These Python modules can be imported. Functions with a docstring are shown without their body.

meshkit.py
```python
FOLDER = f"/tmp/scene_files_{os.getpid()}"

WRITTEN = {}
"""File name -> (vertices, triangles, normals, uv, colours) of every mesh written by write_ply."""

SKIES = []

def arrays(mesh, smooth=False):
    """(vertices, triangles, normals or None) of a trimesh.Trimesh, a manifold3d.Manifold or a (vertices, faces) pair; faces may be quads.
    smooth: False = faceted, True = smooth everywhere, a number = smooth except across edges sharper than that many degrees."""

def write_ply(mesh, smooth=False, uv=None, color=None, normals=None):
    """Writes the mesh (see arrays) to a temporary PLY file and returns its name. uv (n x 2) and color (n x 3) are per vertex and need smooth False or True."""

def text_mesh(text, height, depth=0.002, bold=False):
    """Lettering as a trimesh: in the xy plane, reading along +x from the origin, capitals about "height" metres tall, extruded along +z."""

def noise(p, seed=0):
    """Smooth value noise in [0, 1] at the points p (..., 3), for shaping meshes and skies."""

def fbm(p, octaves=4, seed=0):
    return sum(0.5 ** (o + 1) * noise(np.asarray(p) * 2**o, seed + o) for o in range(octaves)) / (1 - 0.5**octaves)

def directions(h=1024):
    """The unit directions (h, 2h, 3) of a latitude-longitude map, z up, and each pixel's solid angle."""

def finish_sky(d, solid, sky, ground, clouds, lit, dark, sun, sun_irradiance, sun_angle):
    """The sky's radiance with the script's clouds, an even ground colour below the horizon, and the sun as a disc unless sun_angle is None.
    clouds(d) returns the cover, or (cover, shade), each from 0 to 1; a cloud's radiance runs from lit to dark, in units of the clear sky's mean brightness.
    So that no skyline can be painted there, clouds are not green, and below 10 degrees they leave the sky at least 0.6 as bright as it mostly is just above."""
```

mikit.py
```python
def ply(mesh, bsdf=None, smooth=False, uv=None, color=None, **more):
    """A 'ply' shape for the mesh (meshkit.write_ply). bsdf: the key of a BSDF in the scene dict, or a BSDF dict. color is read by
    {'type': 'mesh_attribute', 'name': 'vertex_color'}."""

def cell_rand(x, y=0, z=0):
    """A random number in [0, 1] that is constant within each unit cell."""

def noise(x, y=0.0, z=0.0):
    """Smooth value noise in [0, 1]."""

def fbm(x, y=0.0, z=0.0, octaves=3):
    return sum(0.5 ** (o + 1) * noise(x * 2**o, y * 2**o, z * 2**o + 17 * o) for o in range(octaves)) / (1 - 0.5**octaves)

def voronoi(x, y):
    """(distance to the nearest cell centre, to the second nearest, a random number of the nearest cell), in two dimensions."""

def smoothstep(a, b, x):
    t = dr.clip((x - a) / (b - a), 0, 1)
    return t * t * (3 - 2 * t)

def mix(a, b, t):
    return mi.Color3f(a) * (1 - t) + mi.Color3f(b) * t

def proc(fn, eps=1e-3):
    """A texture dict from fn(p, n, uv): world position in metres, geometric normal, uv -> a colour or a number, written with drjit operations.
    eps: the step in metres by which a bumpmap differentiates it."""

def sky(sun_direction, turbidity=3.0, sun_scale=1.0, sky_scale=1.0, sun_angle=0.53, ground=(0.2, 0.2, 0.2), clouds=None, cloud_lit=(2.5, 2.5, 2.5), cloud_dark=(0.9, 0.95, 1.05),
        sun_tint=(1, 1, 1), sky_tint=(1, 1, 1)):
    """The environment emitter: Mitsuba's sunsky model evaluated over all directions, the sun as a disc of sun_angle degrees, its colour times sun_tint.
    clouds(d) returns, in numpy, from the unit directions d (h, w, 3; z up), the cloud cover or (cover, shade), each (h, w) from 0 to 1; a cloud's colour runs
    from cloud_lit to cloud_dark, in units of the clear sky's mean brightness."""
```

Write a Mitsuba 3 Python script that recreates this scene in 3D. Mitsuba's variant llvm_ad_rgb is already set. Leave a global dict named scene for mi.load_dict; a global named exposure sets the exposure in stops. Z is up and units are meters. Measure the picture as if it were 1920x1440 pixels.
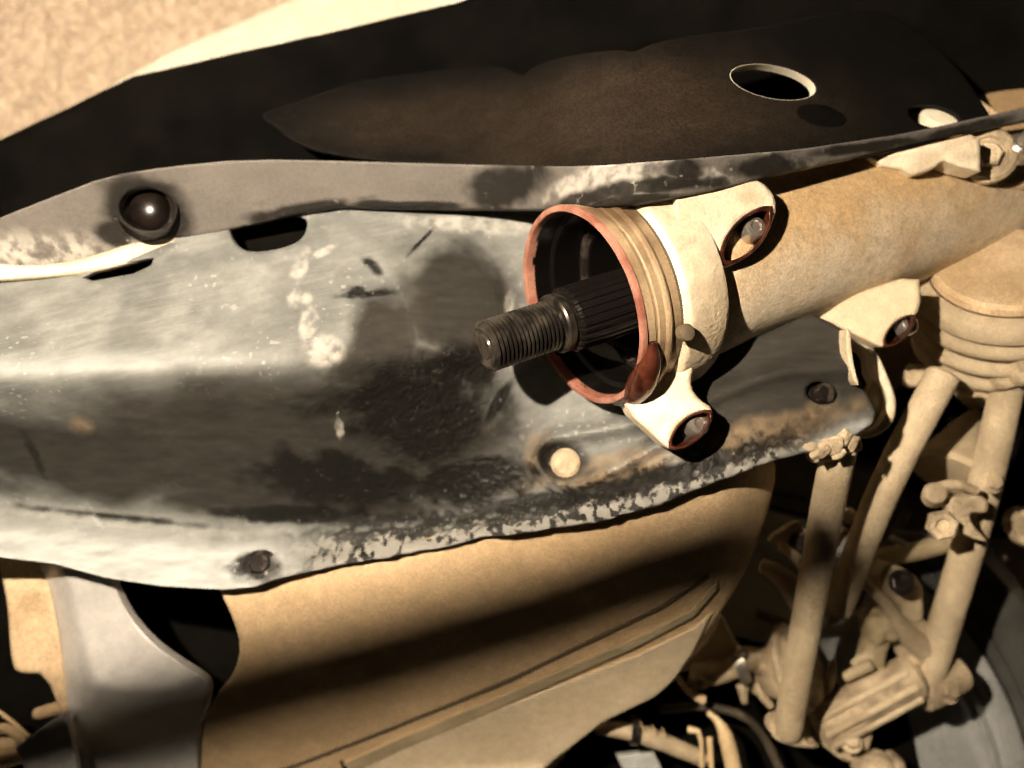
import math, numpy as np, trimesh, shapely, mitsuba as mi, drjit as dr, mikit, meshkit
from shapely.geometry import Polygon, LineString, Point
from scipy.spatial import Delaunay
from mikit import noise, fbm, smoothstep, mix, proc, ply

T = mi.ScalarTransform4f
scene, labels = {}, {}

# ------------------------------------------------------------------ camera, lamp, exposure
D = 0.34                                  # the camera looks straight down from this height
K = 5000.0                                # photo pixels per metre at height 0
scene['camera'] = {'type': 'thinlens', 'fov': math.degrees(2 * math.atan(960 / K / D)), 'fov_axis': 'x',
                   'aperture_radius': 0.0024, 'focus_distance': D - 0.03, 'near_clip': 0.01, 'far_clip': 10.0,
                   'to_world': T().look_at(origin=[0, 0, D], target=[0, 0, 0], up=[0, 1, 0])}
exposure = 1.1
LAMP = np.array([-0.135, 0.095, 0.365])   # hand lamp held up and left of the camera
LAMP_R, LAMP_POWER = 0.005, (10700.0, 8750.0, 6700.0)
AIR = (0.0035, 0.0027, 0.0018)             # the faint light of the dark room around


def W(px, py, z):
    s = (D - z) / (K * D)
    return np.array([(px - 960) * s, (720 - py) * s, z + 0 * s])


def W2(pts, z):
    pts = np.asarray(pts, float)
    z = np.broadcast_to(np.asarray(z, float), (len(pts),))
    s = (D - z) / (K * D)
    return np.c_[(pts[:, 0] - 960) * s, (720 - pts[:, 1]) * s, z]


# ------------------------------------------------------------------ naming
def key_of(name, parent=None):
    base = (parent + '__' if parent else '') + name
    k, n = base, 0
    while k in scene or k in labels or any(q.startswith(k + '__') for q in scene):
        n += 1
        k = f'{base}_{n:03d}'
    return k


def thing(name, label, cat, group=None):
    k = key_of(name)
    labels[k] = {'label': label, 'category': cat}
    if group:
        labels[k]['group'] = group
    return k


def obj(name, mesh, m, parent=None, smooth=35, label=None, kind=None):
    k = key_of(name, parent)
    scene[k] = ply(mesh, m, smooth=smooth)
    if label or kind:
        labels[k] = {}
        if label:
            labels[k]['label'] = label
        if kind:
            labels[k]['kind'] = kind
    return k


def single(name, mesh, m, label, cat, group=None, smooth=35):
    k = key_of(name)
    scene[k] = ply(mesh, m, smooth=smooth)
    labels[k] = {'label': label, 'category': cat}
    if group:
        labels[k]['group'] = group
    return k


# ------------------------------------------------------------------ mesh helpers
def cat(*ms):
    return trimesh.util.concatenate(list(ms))


def smooth_line(pts, step=8.0, closed=False, it=2):
    """Chaikin-rounded polyline."""
    p = np.asarray(pts, float)
    for _ in range(it):
        q = np.roll(p, -1, 0) if closed else p[1:]
        a = p if closed else p[:-1]
        r = np.empty((2 * len(a), p.shape[1]))
        r[0::2], r[1::2] = .75 * a + .25 * q, .25 * a + .75 * q
        p = r if closed else np.vstack([p[:1], r, p[-1:]])
    return p


def sheet(pts, zf, th, res=10, edge=0.0, holes=(), wob=0.0, seed=1, it=0, back=(0, 0, -1)):
    """A plate of thickness th: its face follows zf(px, py); edge = width in px of the rolled rim."""
    pts = smooth_line(pts, closed=True, it=it) if it else np.asarray(pts, float)
    hs = [np.asarray(h, float) for h in holes]
    poly = Polygon(pts, hs).buffer(0)
    if poly.geom_type != 'Polygon':
        poly = max(poly.geoms, key=lambda g: g.area)
    rings = [poly.exterior, *poly.interiors]
    bpts = []
    for r in rings:
        n = max(8, int(r.length / (res * .6)))
        bpts += [r.interpolate(i / n, normalized=True).coords[0] for i in range(n)]
    x0, y0, x1, y1 = poly.bounds
    gx, gy = np.meshgrid(np.arange(x0, x1 + res, res), np.arange(y0, y1 + res, res))
    gx = gx + (np.arange(gx.shape[0]) % 2)[:, None] * res * .5
    g = np.c_[gx.ravel(), gy.ravel()]
    g = g[shapely.contains_xy(poly, g[:, 0], g[:, 1])]
    if len(g):
        g = g[shapely.distance(shapely.points(g), poly.boundary) > res * .45]
    if edge:
        for f in (.08, .3, .6, 1.0):
            inner = poly.buffer(-edge * f)
            for q in getattr(inner, 'geoms', [inner]):
                for r in ([q.exterior, *q.interiors] if not q.is_empty else []):
                    n = max(6, int(r.length / (res * .7)))
                    bpts += [r.interpolate(i / n, normalized=True).coords[0] for i in range(n)]
    p = np.vstack([np.array(bpts), g]) if len(g) else np.array(bpts)
    p = np.unique(np.round(p, 3), axis=0)
    tri = Delaunay(p).simplices
    c = p[tri].mean(1)
    A, B = p[tri[:, 1]] - p[tri[:, 0]], p[tri[:, 2]] - p[tri[:, 0]]
    ar = np.abs(A[:, 0] * B[:, 1] - A[:, 1] * B[:, 0])
    tri = tri[shapely.contains_xy(poly, c[:, 0], c[:, 1]) & (ar > .02)]
    z = np.asarray(zf(p[:, 0], p[:, 1]), float) * np.ones(len(p))
    if edge:
        d = shapely.distance(shapely.points(p), poly.boundary)
        t = np.clip(1 - d / edge, 0, 1)
        z = z - edge / K * (1 - np.sqrt(np.maximum(1 - t * t, 0))) * .9
    v = W2(p, z)
    if wob:
        v[:, 2] += wob * (meshkit.fbm(v * 90, 4, seed) - .5) * 2
    n = np.cross(v[tri[:, 1]] - v[tri[:, 0]], v[tri[:, 2]] - v[tri[:, 0]])
    f = np.where((n[:, 2] < 0)[:, None], tri[:, ::-1], tri)
    e = np.vstack([f[:, [0, 1]], f[:, [1, 2]], f[:, [2, 0]]])
    es = {tuple(x) for x in e}
    be = np.array([x for x in es if (x[1], x[0]) not in es])
    N = len(v)
    vb = v + th * np.asarray(back, float)
    side = np.vstack([np.c_[be[:, 0], be[:, 0] + N, be[:, 1] + N], np.c_[be[:, 0], be[:, 1] + N, be[:, 1]]])
    m = trimesh.Trimesh(np.vstack([v, vb]), np.vstack([f, f[:, ::-1] + N, side]), process=False)
    m.remove_unreferenced_vertices()
    return m


def frame(a):
    a = np.asarray(a, float) / np.linalg.norm(a)
    u = np.cross(a, [0, 0, 1.0])
    u = u / np.linalg.norm(u) if np.linalg.norm(u) > 1e-6 else np.array([1.0, 0, 0])
    return a, u, np.cross(a, u)


def lathe(profile, origin, axis, n=64, wob=0.0, seed=3, radial=None):
    """profile: (distance along axis, radius) from one end to the other."""
    a, u, w = frame(axis)
    pr = np.asarray(profile, float)
    t = np.linspace(0, 2 * np.pi, n, endpoint=False)
    rad = pr[:, 1][:, None] * (np.ones(n)[None] if radial is None else radial(pr[:, 0][:, None], t[None]))
    v = np.asarray(origin) + pr[:, 0][:, None, None] * a + rad[..., None] * (np.cos(t)[None, :, None] * u + np.sin(t)[None, :, None] * w)
    v = v.reshape(-1, 3)
    if wob:
        d = meshkit.fbm(v * 120, 3, seed) - .5
        c = np.asarray(origin) + ((v - origin) @ a)[:, None] * a
        v = v + (v - c) / np.maximum(np.linalg.norm(v - c, axis=1, keepdims=True), 1e-6) * (wob * 2 * d)[:, None]
    i, j = np.meshgrid(np.arange(len(pr) - 1), np.arange(n), indexing='ij')
    q = np.stack([i * n + j, i * n + (j + 1) % n, (i + 1) * n + (j + 1) % n, (i + 1) * n + j], -1).reshape(-1, 4)
    f = np.vstack([q[:, [0, 1, 2]], q[:, [0, 2, 3]]])
    m = trimesh.Trimesh(v, f, process=False)
    ok = m.area_faces > 1e-14
    m.update_faces(ok)
    return m


def tube(pts, r, n=20, it=2, wob=0.0, seed=5, cap=True):
    """A round bar through the 3-D points, radius r (number or one per point), ends domed."""
    pts = np.asarray(pts, float)
    r = np.broadcast_to(np.asarray(r, float), (len(pts),))
    q = smooth_line(np.c_[pts, r], it=it) if len(pts) > 2 else np.c_[pts, r]
    # resample
    L = np.r_[0, np.cumsum(np.linalg.norm(np.diff(q[:, :3], axis=0), axis=1))]
    m = max(6, int(L[-1] / max(.0035, r.mean() * .5)))
    s = np.linspace(0, L[-1], m)
    c = np.stack([np.interp(s, L, q[:, k]) for k in range(4)], 1)
    tan = np.gradient(c[:, :3], axis=0)
    tan /= np.linalg.norm(tan, axis=1, keepdims=True)
    if cap:
        e0 = [(c[0, :3] - tan[0] * c[0, 3] * k, c[0, 3] * f) for k, f in ((.35, .05), (.3, .55), (.15, .88))]
        e1 = [(c[-1, :3] + tan[-1] * c[-1, 3] * k, c[-1, 3] * f) for k, f in ((.15, .88), (.3, .55), (.35, .05))]
        c = np.vstack([[np.r_[p, x] for p, x in e0], c, [np.r_[p, x] for p, x in e1]])
        tan = np.vstack([np.repeat(tan[:1], 3, 0), tan, np.repeat(tan[-1:], 3, 0)])
    u = np.cross(tan[0], [0.31, .17, .93])
    us = []
    for k in range(len(c)):
        u = u - tan[k] * (u @ tan[k])
        u = u / np.linalg.norm(u)
        us.append(u)
    us = np.array(us)
    ws = np.cross(tan, us)
    t = np.linspace(0, 2 * np.pi, n, endpoint=False)
    v = c[:, None, :3] + c[:, None, 3:4] * (np.cos(t)[None, :, None] * us[:, None] + np.sin(t)[None, :, None] * ws[:, None])
    if wob:
        v = v + ((meshkit.fbm(v * 150, 3, seed) - .5) * 2 * wob)[..., None] * (np.cos(t)[None, :, None] * us[:, None] + np.sin(t)[None, :, None] * ws[:, None])
    i, j = np.meshgrid(np.arange(len(c) - 1), np.arange(n), indexing='ij')
    q = np.stack([i * n + j, i * n + (j + 1) % n, (i + 1) * n + (j + 1) % n, (i + 1) * n + j], -1).reshape(-1, 4)
    f = np.vstack([q[:, [0, 1, 2]], q[:, [0, 2, 3]]])
    return trimesh.Trimesh(v.reshape(-1, 3), f, process=False)


def ptube(pp, r_px, **k):
    """Bar through (px, py, z) points, radius in photo px at that height."""
    pts = np.array([W(*p) for p in pp])
    r = np.broadcast_to(np.asarray(r_px, float), (len(pp),))
    return tube(pts, [q * (D - p[2]) / (K * D) for q, p in zip(r, pp)], **k)


def bolt(origin, axis, r, h, washer=0.0, flat=True):
    """Hex head with a chamfered top on a round washer."""
    a, u, w = frame(axis)
    ms = []
    o = np.asarray(origin, float)
    if washer:
        ms.append(lathe([(0, 0), (0, washer), (h * .18, washer), (h * .25, washer * .93), (h * .25, 0)], o, a, 32))
    pr = [(0, r), (h * .8, r), (h, r * .86), (h * 1.01, 0)]
    ms.append(lathe(pr, o + a * h * .2, a, 6))
    return cat(*ms)


def rock(px, py, z, rx, ry, rz, rot=0, seed=0, amp=.14, box=3.4):
    """A cast lump: a superellipsoid with an uneven skin (rx, ry in photo px, rz in metres)."""
    m = trimesh.creation.icosphere(3, 1.0)
    v = m.vertices
    v = v / (np.sum(np.abs(v) ** box, 1) ** (1 / box))[:, None]
    v = v * (1 + amp * (meshkit.fbm(v * 1.3 + seed * 7.1, 3, seed) - .5) * 2)[:, None]
    s = (D - z) / (K * D)
    c, t = math.cos(rot), math.sin(rot)
    v = np.c_[v[:, 0] * rx * s, v[:, 1] * ry * s, v[:, 2] * rz]
    v = np.c_[v[:, 0] * c - v[:, 1] * t, v[:, 0] * t + v[:, 1] * c, v[:, 2]]
    return trimesh.Trimesh(v + W(px, py, z), m.faces, process=False)


def plane(z0, gx=0.0, gy=0.0, cx=960, cy=720):
    """z = z0 + gx*(px-cx)/1000 + gy*(py-cy)/1000"""
    return lambda x, y: z0 + gx * (x - cx) / 1000 + gy * (y - cy) / 1000


def ell(cx, cy, rx, ry, rot=0, n=40):
    t = np.linspace(0, 2 * np.pi, n, endpoint=False)
    c, s = math.cos(math.radians(rot)), math.sin(math.radians(rot))
    x, y = rx * np.cos(t), ry * np.sin(t)
    return np.c_[cx + x * c - y * s, cy + x * s + y * c]


# ------------------------------------------------------------------ the steel channel's shape
XK = [-80, 0, 200, 400, 600, 800, 1000, 1200, 1400, 1660]
YT = [470, 480, 470, 400, 350, 350, 350, 350, 350, 400]      # hidden behind the upper flange
YR = [714, 708, 699, 690, 681, 663, 645, 640, 660, 560]      # ridge
YV = [945, 950, 978, 1000, 985, 972, 950, 880, 800, 720]     # valley
YB = [1040, 1045, 1085, 1104, 1070, 1040, 995, 960, 885, 780]
ZT = [-.032, -.032, -.032, -.032, -.036, -.042, -.050, -.050, -.044, -.03]
ZR = [.013, .013, .012, .009, .003, -.010, -.036, -.031, -.012, -.013]
ZV = [-.062, -.062, -.062, -.061, -.058, -.052, -.038, -.012, .000, -.015]
ZB = [-.034, -.034, -.034, -.034, -.034, -.030, -.020, -.005, .002, -.014]


def interp_s(x, k, v):
    return np.mean([np.interp(x + d, k, v) for d in (-60, -30, 0, 30, 60)], 0)


TEAR = smooth_line([(1000, 850), (1030, 822), (1090, 815), (1200, 795), (1290, 775), (1300, 800), (1200, 850), (1120, 895), (1070, 912), (1020, 895)], closed=True, it=3)
TEAR_P = Polygon(TEAR)
PAD_P = Polygon(smooth_line([(770, 690), (762, 500), (790, 452), (850, 440), (905, 458), (940, 520), (962, 590), (970, 690)], closed=True, it=2))


def zchan(x, y):
    x, y = np.asarray(x, float), np.asarray(y, float)
    ks = [interp_s(x, XK, q) for q in (YT, YR, YV, YB)]
    zs = [interp_s(x, XK, q) for q in (ZT, ZR, ZV, ZB)]

    def at(yy):
        z = zs[0] + (zs[1] - zs[0]) * np.clip((yy - ks[0]) / (ks[1] - ks[0]), -.2, 1)
        z = z + (zs[2] - zs[1]) * np.clip((yy - ks[1]) / (ks[2] - ks[1]), 0, 1)
        return z + (zs[3] - zs[2]) * np.clip((yy - ks[2]) / (ks[3] - ks[2]), 0, 1.6)
    z = np.mean([at(y + d) for d in (-22, -14, -7, 0, 7, 14, 22)], 0)
    pt = shapely.points(np.c_[np.ravel(x), np.ravel(y)])
    d = shapely.distance(pt, TEAR_P.boundary).reshape(x.shape)
    inside = shapely.contains(TEAR_P, pt).reshape(x.shape)
    z = z + .0062 * np.exp(-(d / 14) ** 2) - np.where(inside, .0025 * np.clip(d / 10, 0, 1), 0)
    dr_ = shapely.distance(pt, LineString([(1285, 778), (1340, 742), (1410, 714), (1480, 694), (1620, 690)])).reshape(x.shape)
    z = z + .0055 * np.exp(-(dr_ / 17) ** 2)
    dp = np.where(shapely.contains(PAD_P, pt), shapely.distance(pt, PAD_P.boundary), 0).reshape(x.shape)
    z = z + .0028 * np.clip(dp / 22, 0, 1) ** .7
    ds = shapely.distance(pt, LineString([(772, 560), (782, 660), (810, 730), (852, 850)])).reshape(x.shape)
    z = z + .0008 * np.exp(-(ds / 5) ** 2)
    # flaked crust near the lower lip
    crust = np.clip((y - (ks[2] - 10)) / 30, 0, 1) * np.clip((x - 430) / 80, 0, 1) * np.clip((1560 - x) / 100, 0, 1)
    nz = meshkit.fbm(np.stack([x * .045, y * .045, 0 * x], -1), 3, 11) - .5
    z = z + crust * .0035 * nz
    z = z + .0009 * (meshkit.fbm(np.stack([x * .012, y * .012, 0 * x], -1), 3, 4) - .5)
    return z


def C(px, py):
    z = float(zchan(np.array([px * 1.0]), np.array([py * 1.0]))[0])
    return W(px, py, z)


# ------------------------------------------------------------------ materials
def spot(p, c, rx, ry, rot=0.0, k=.5, f=110.0, soft=.35):
    """A stain with an uneven edge: 1 inside; c, rx, ry in metres."""
    dx, dy = p.x - float(c[0]), p.y - float(c[1])
    cs, sn = math.cos(math.radians(rot)), math.sin(math.radians(rot))
    u, v = (dx * cs + dy * sn) / rx, (-dx * sn + dy * cs) / ry
    r = dr.sqrt(u * u + v * v) + (fbm(p.x * f + 3.1, p.y * f, p.z * f + 7.7) - .5) * 2 * k
    return 1 - smoothstep(1 - soft, 1 + soft, r)


def S(px, py, rx, ry, rot=0, **k):
    c = C(px, py)
    return lambda p: spot(p, c, rx / K, ry / K, -rot, **k)


def mx(*fs):
    def f(p):
        out = fs[0](p)
        for g in fs[1:]:
            out = dr.maximum(out, g(p))
        return out
    return f


def pl(x, nodes):
    out = mi.Float(nodes[0][1])
    for (a, b), (c, d) in zip(nodes[:-1], nodes[1:]):
        out = dr.select(x > a, b + (d - b) * dr.clip((x - a) / (c - a), 0, 1), out)
    return out


OIL_AND_RECESS = mx(S(800, 780, 150, 110, 0, k=.55), S(760, 740, 190, 36, -8, k=.5), S(640, 900, 170, 60, 6, k=.7), S(880, 690, 60, 40, 20, k=.4), S(900, 900, 130, 60, -8, k=.8),
         S(700, 500, 26, 10, 40, k=.7, f=300, soft=.5), S(690, 552, 50, 8, -5, k=.7, f=300, soft=.5), S(790, 452, 36, 4, -52, k=.5, f=300, soft=.6), S(668, 548, 20, 12, 0, k=.7, f=300), S(560, 965, 160, 20, 0, k=.7), S(1000, 940, 160, 20, -10, k=.7), S(1150, 930, 100, 14, -14, k=.8),
         S(1310, 872, 70, 18, -20, k=.6), S(200, 966, 170, 7, 6, k=.8, f=200, soft=.9), S(68, 860, 8, 40, 12, k=.8, f=260, soft=.8), S(482, 1062, 56, 24, 0, k=.4, f=200), S(1050, 862, 60, 42, 12, k=.35),  # spots round the plug and lip bolt paint their recesses dark
         S(680, 1035, 120, 8, -8, k=.6), S(930, 760, 14, 60, 30, k=.4))
GRIME_SHADE = mx(S(860, 560, 120, 125, 0, k=.25), S(720, 640, 70, 110, 0, k=.3), S(490, 846, 430, 148, 2, k=.2, f=60), S(700, 830, 320, 152, 0, k=.2, f=60), S(1180, 905, 140, 26, -16, k=.5), S(1470, 705, 290, 140, -18, k=.3), S(140, 866, 260, 100, 2, k=.35, f=60), S(560, 944, 330, 44, 2, k=.3, f=90), S(760, 700, 160, 60, 0, k=.4))  # grime, with the shade of the lower face painted in
CHALK_GLINT = mx(S(563, 500, 16, 34, 8, k=.5), S(560, 560, 22, 20, 0, k=.5), S(577, 610, 18, 36, -12, k=.5), S(605, 655, 36, 32, 0, k=.3), S(612, 470, 30, 10, -30, k=.5), S(636, 800, 7, 26, 10, k=1.0, f=300),
           S(955, 570, 10, 28, 8, k=.4), S(900, 420, 120, 20, 0, k=.6))  # the slim spot at the pad edge is a painted highlight
TAN = mx(S(1120, 880, 180, 26, -14, k=.5), S(1450, 810, 170, 34, -16, k=.4), S(150, 795, 20, 12, -20, k=.9, soft=1.0), S(1010, 860, 30, 50, 10, k=.5))
LIP = [(float(C(x, y)[0]), float(C(x, y)[1])) for x, y in [(-80, 960), (0, 965), (200, 990), (400, 1012), (520, 1005), (700, 1000), (850, 985), (1000, 965), (1150, 930), (1300, 890), (1450, 840), (1620, 780)]]


RIDGE = [(float(C(x, y)[0]), float(C(x, y)[1])) for x, y in [(-80, 694), (0, 688), (200, 680), (400, 672), (640, 660), (900, 645)]]


def galv_base(p):
    n1, n2 = fbm(p.x * 70, p.y * 70, p.z * 70), noise(p.x * 900, p.y * 900, p.z * 900)
    st = fbm(p.x * 160 + p.y * 60, p.y * 500 - p.x * 160, 2.0)
    c = mix((.140, .148, .140), (.225, .235, .222), smoothstep(.25, .75, n1))
    c = c * (.84 + .3 * st) * (.93 + .14 * n2)
    flecks = smoothstep(.74, .82, noise(p.x * 620 + 5, p.y * 520, p.z * 500)) * smoothstep(.45, .65, fbm(p.x * 50, p.y * 50 + 9, 1.0))
    return mix(c, (.42, .43, .41), flecks * .4 + .09 * smoothstep(.70, .80, noise(p.x * 70 + p.y * 30, p.y * 2300 - p.x * 500, 3.0)) * smoothstep(.4, .6, fbm(p.x * 40, p.y * 40, 8.0)))


def galv_col(p, n, uv):
    c = galv_base(p)
    c = mix(c, mi.Color3f(.025, .0225, .018) * (.5 + 1.0 * fbm(p.x * 120 + p.y * 40, p.y * 420, p.z * 100)), GRIME_SHADE(p) * .95)
    c = mix(c, mi.Color3f(.30, .22, .13) * (.6 + .8 * fbm(p.x * 300, p.y * 300, 4.0)), TAN(p) * .55 * (.3 + 1.0 * fbm(p.x * 230, p.y * 230, 8.0)))
    below = pl(p.x, LIP) - p.y                                     # metres below the line where the lip starts
    right = smoothstep(LIP[4][0] - .012, LIP[5][0], p.x) * (1 - smoothstep(LIP[-2][0] - .01, LIP[-1][0], p.x))
    rough = fbm(p.x * 330, p.y * 330, p.z * 330)
    blk = right * (1 - smoothstep(.000, .0065, dr.abs(below + .0035 - (rough - .5) * .012)))
    lip_glare = (1 - right) * smoothstep(-.001, .006, below)  # lamplit brightness of the left lip put into the colour
    c = mix(c, mi.Color3f(.50, .53, .52) * (.7 + .6 * fbm(p.x * 120, p.y * 500, 5.0)), lip_glare * .85)
    o = dr.maximum(OIL_AND_RECESS(p), blk)
    o = o * smoothstep(.20, .42, fbm(p.x * 420, p.y * 420, 9.0) + .12)
    c = mix(c, mi.Color3f(.0065, .006, .005), o * .95)
    c = mix(c, mi.Color3f(.016, .0145, .012), right * smoothstep(-.004, .001, below + (rough - .5) * .01) * .85)
    chip = right * smoothstep(.0005, .0035, below + (rough - .5) * .010) * smoothstep(.34, .50, fbm(p.x * 430 + 9, p.y * 420, 3.0))
    ridge_glint = dr.exp(-dr.square((p.y - pl(p.x, RIDGE)) / .0042)) * (1 - smoothstep(RIDGE[2][0], RIDGE[4][0], p.x)) * (.5 + .7 * fbm(p.x * 90, p.y * 300, 7.0))  # painted highlight along the left part of the ridge
    chalk = dr.maximum(CHALK_GLINT(p) * smoothstep(.15, .85, fbm(p.x * 300, p.y * 300, 6.0)), chip * .85)
    c = mix(c, mi.Color3f(.50, .53, .52), ridge_glint * .38)
    return mix(c, mi.Color3f(.52, .51, .46), chalk * .68)


def galv_rough(p, n, uv):
    return .6 + .25 * GRIME_SHADE(p) * (1 - OIL_AND_RECESS(p)) - .1 * OIL_AND_RECESS(p) + .12 * noise(p.x * 500, p.y * 500, p.z * 500)


def zfl(x, y):
    zt = interp_s(x, [-80, 300, 600, 900, 980, 1060, 1120, 1220, 1400, 1700, 1950], [-.012, -.010, -.014, -.020, -.010, .020, .034, .037, .026, -.022, -.042])
    top = np.interp(x, [-80, 0, 100, 200, 320, 460, 640, 960, 1200, 1400, 1600, 1950], [440, 410, 370, 330, 312, 298, 302, 310, 305, 290, 268, 205])
    return zt - .012 * np.clip((y - top) / 100, -.2, 1.6) + .0006 * np.sin(x / 60)




def SF(px, py, rx, ry, rot=0, **k):
    c = W(px, py, float(zfl(np.array([px * 1.]), np.array([py * 1.]))[0]))
    return lambda p: spot(p, c, rx / K, ry / K, -rot, **k)


FL_OIL = mx(SF(272, 394, 84, 66, 10, k=.3, soft=.25), SF(215, 440, 34, 26, 0, k=.4), SF(950, 350, 85, 38, 0, k=.5), SF(1090, 375, 60, 16, 0, k=.5), SF(1260, 345, 120, 14, -6, k=.7), SF(1290, 320, 40, 25, 0, k=.7), SF(1440, 312, 90, 18, -12, k=.5),
            SF(1640, 275, 150, 9, -14, k=.5), SF(560, 395, 110, 14, -8, k=.7), SF(760, 384, 120, 8, 0, k=.7), SF(1180, 375, 160, 10, -3, k=.6), SF(1800, 245, 120, 12, -15, k=.6))
FL_CHALK = mx(SF(20, 480, 190, 34, -4, k=.5, soft=.8), SF(250, 462, 70, 16, -20, k=.5, soft=.7), SF(1130, 335, 90, 26, 0, k=.8), SF(1240, 320, 70, 18, -6, k=.8), SF(1340, 330, 60, 14, 0, k=.9), SF(1480, 305, 60, 10, 0, k=.9), SF(1180, 355, 50, 12, 0, k=.8), SF(1850, 235, 40, 7, -15, k=.8))


def flange_col(p, n, uv):
    c = mix((.100, .093, .084), (.155, .143, .128), fbm(p.x * 60, p.y * 60, p.z * 60)) * (.9 + .2 * noise(p.x * 1100, p.y * 1100, p.z * 1100))
    c = mix(c, mi.Color3f(.46, .45, .40), FL_CHALK(p) * smoothstep(.22, .78, fbm(p.x * 330, p.y * 330, 1.0)) * .85)
    return mix(c, mi.Color3f(.009, .008, .0065), FL_OIL(p) * smoothstep(.2, .42, fbm(p.x * 380, p.y * 380, 5.0) + .14) * .94)


def dust(a, b, f=60.0, g=1600.0, k=.22, tint=(1.0, .91, .81)):
    a, b = [tuple(float(x * y) for x, y in zip(q, tint)) for q in (a, b)]

    def fn(p, n, uv):
        c = mix(a, b, smoothstep(.28, .72, fbm(p.x * f, p.y * f, p.z * f)))
        c = c * (1 - k + 2 * k * noise(p.x * g, p.y * g, p.z * g)) * (.88 + .24 * fbm(p.x * g * .17, p.y * g * .17, p.z * g * .17))
        return c
    return fn


def tsd(d):
    return {'type': 'twosided', 'bsdf': d}


def pbr(name, col, rough=.6, metallic=0.0, spec=.5, bump=None, bs=.0004, eps=3e-4, coat=0.0):
    c = proc(col) if callable(col) else {'type': 'rgb', 'value': list(col)}
    r = proc(rough) if callable(rough) else float(rough)
    d = {'type': 'principled', 'base_color': c, 'roughness': r, 'metallic': metallic, 'specular': spec}
    if coat:
        d |= {'clearcoat': coat, 'clearcoat_gloss': .9}
    if bump:
        d = {'type': 'bumpmap', 'arbitrary': proc(bump, eps), 'scale': float(bs), 'bsdf': d}
    scene[name] = tsd(d)


def grain(g=900.0):
    return lambda p, n, uv: fbm(p.x * g, p.y * g, p.z * g)


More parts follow.
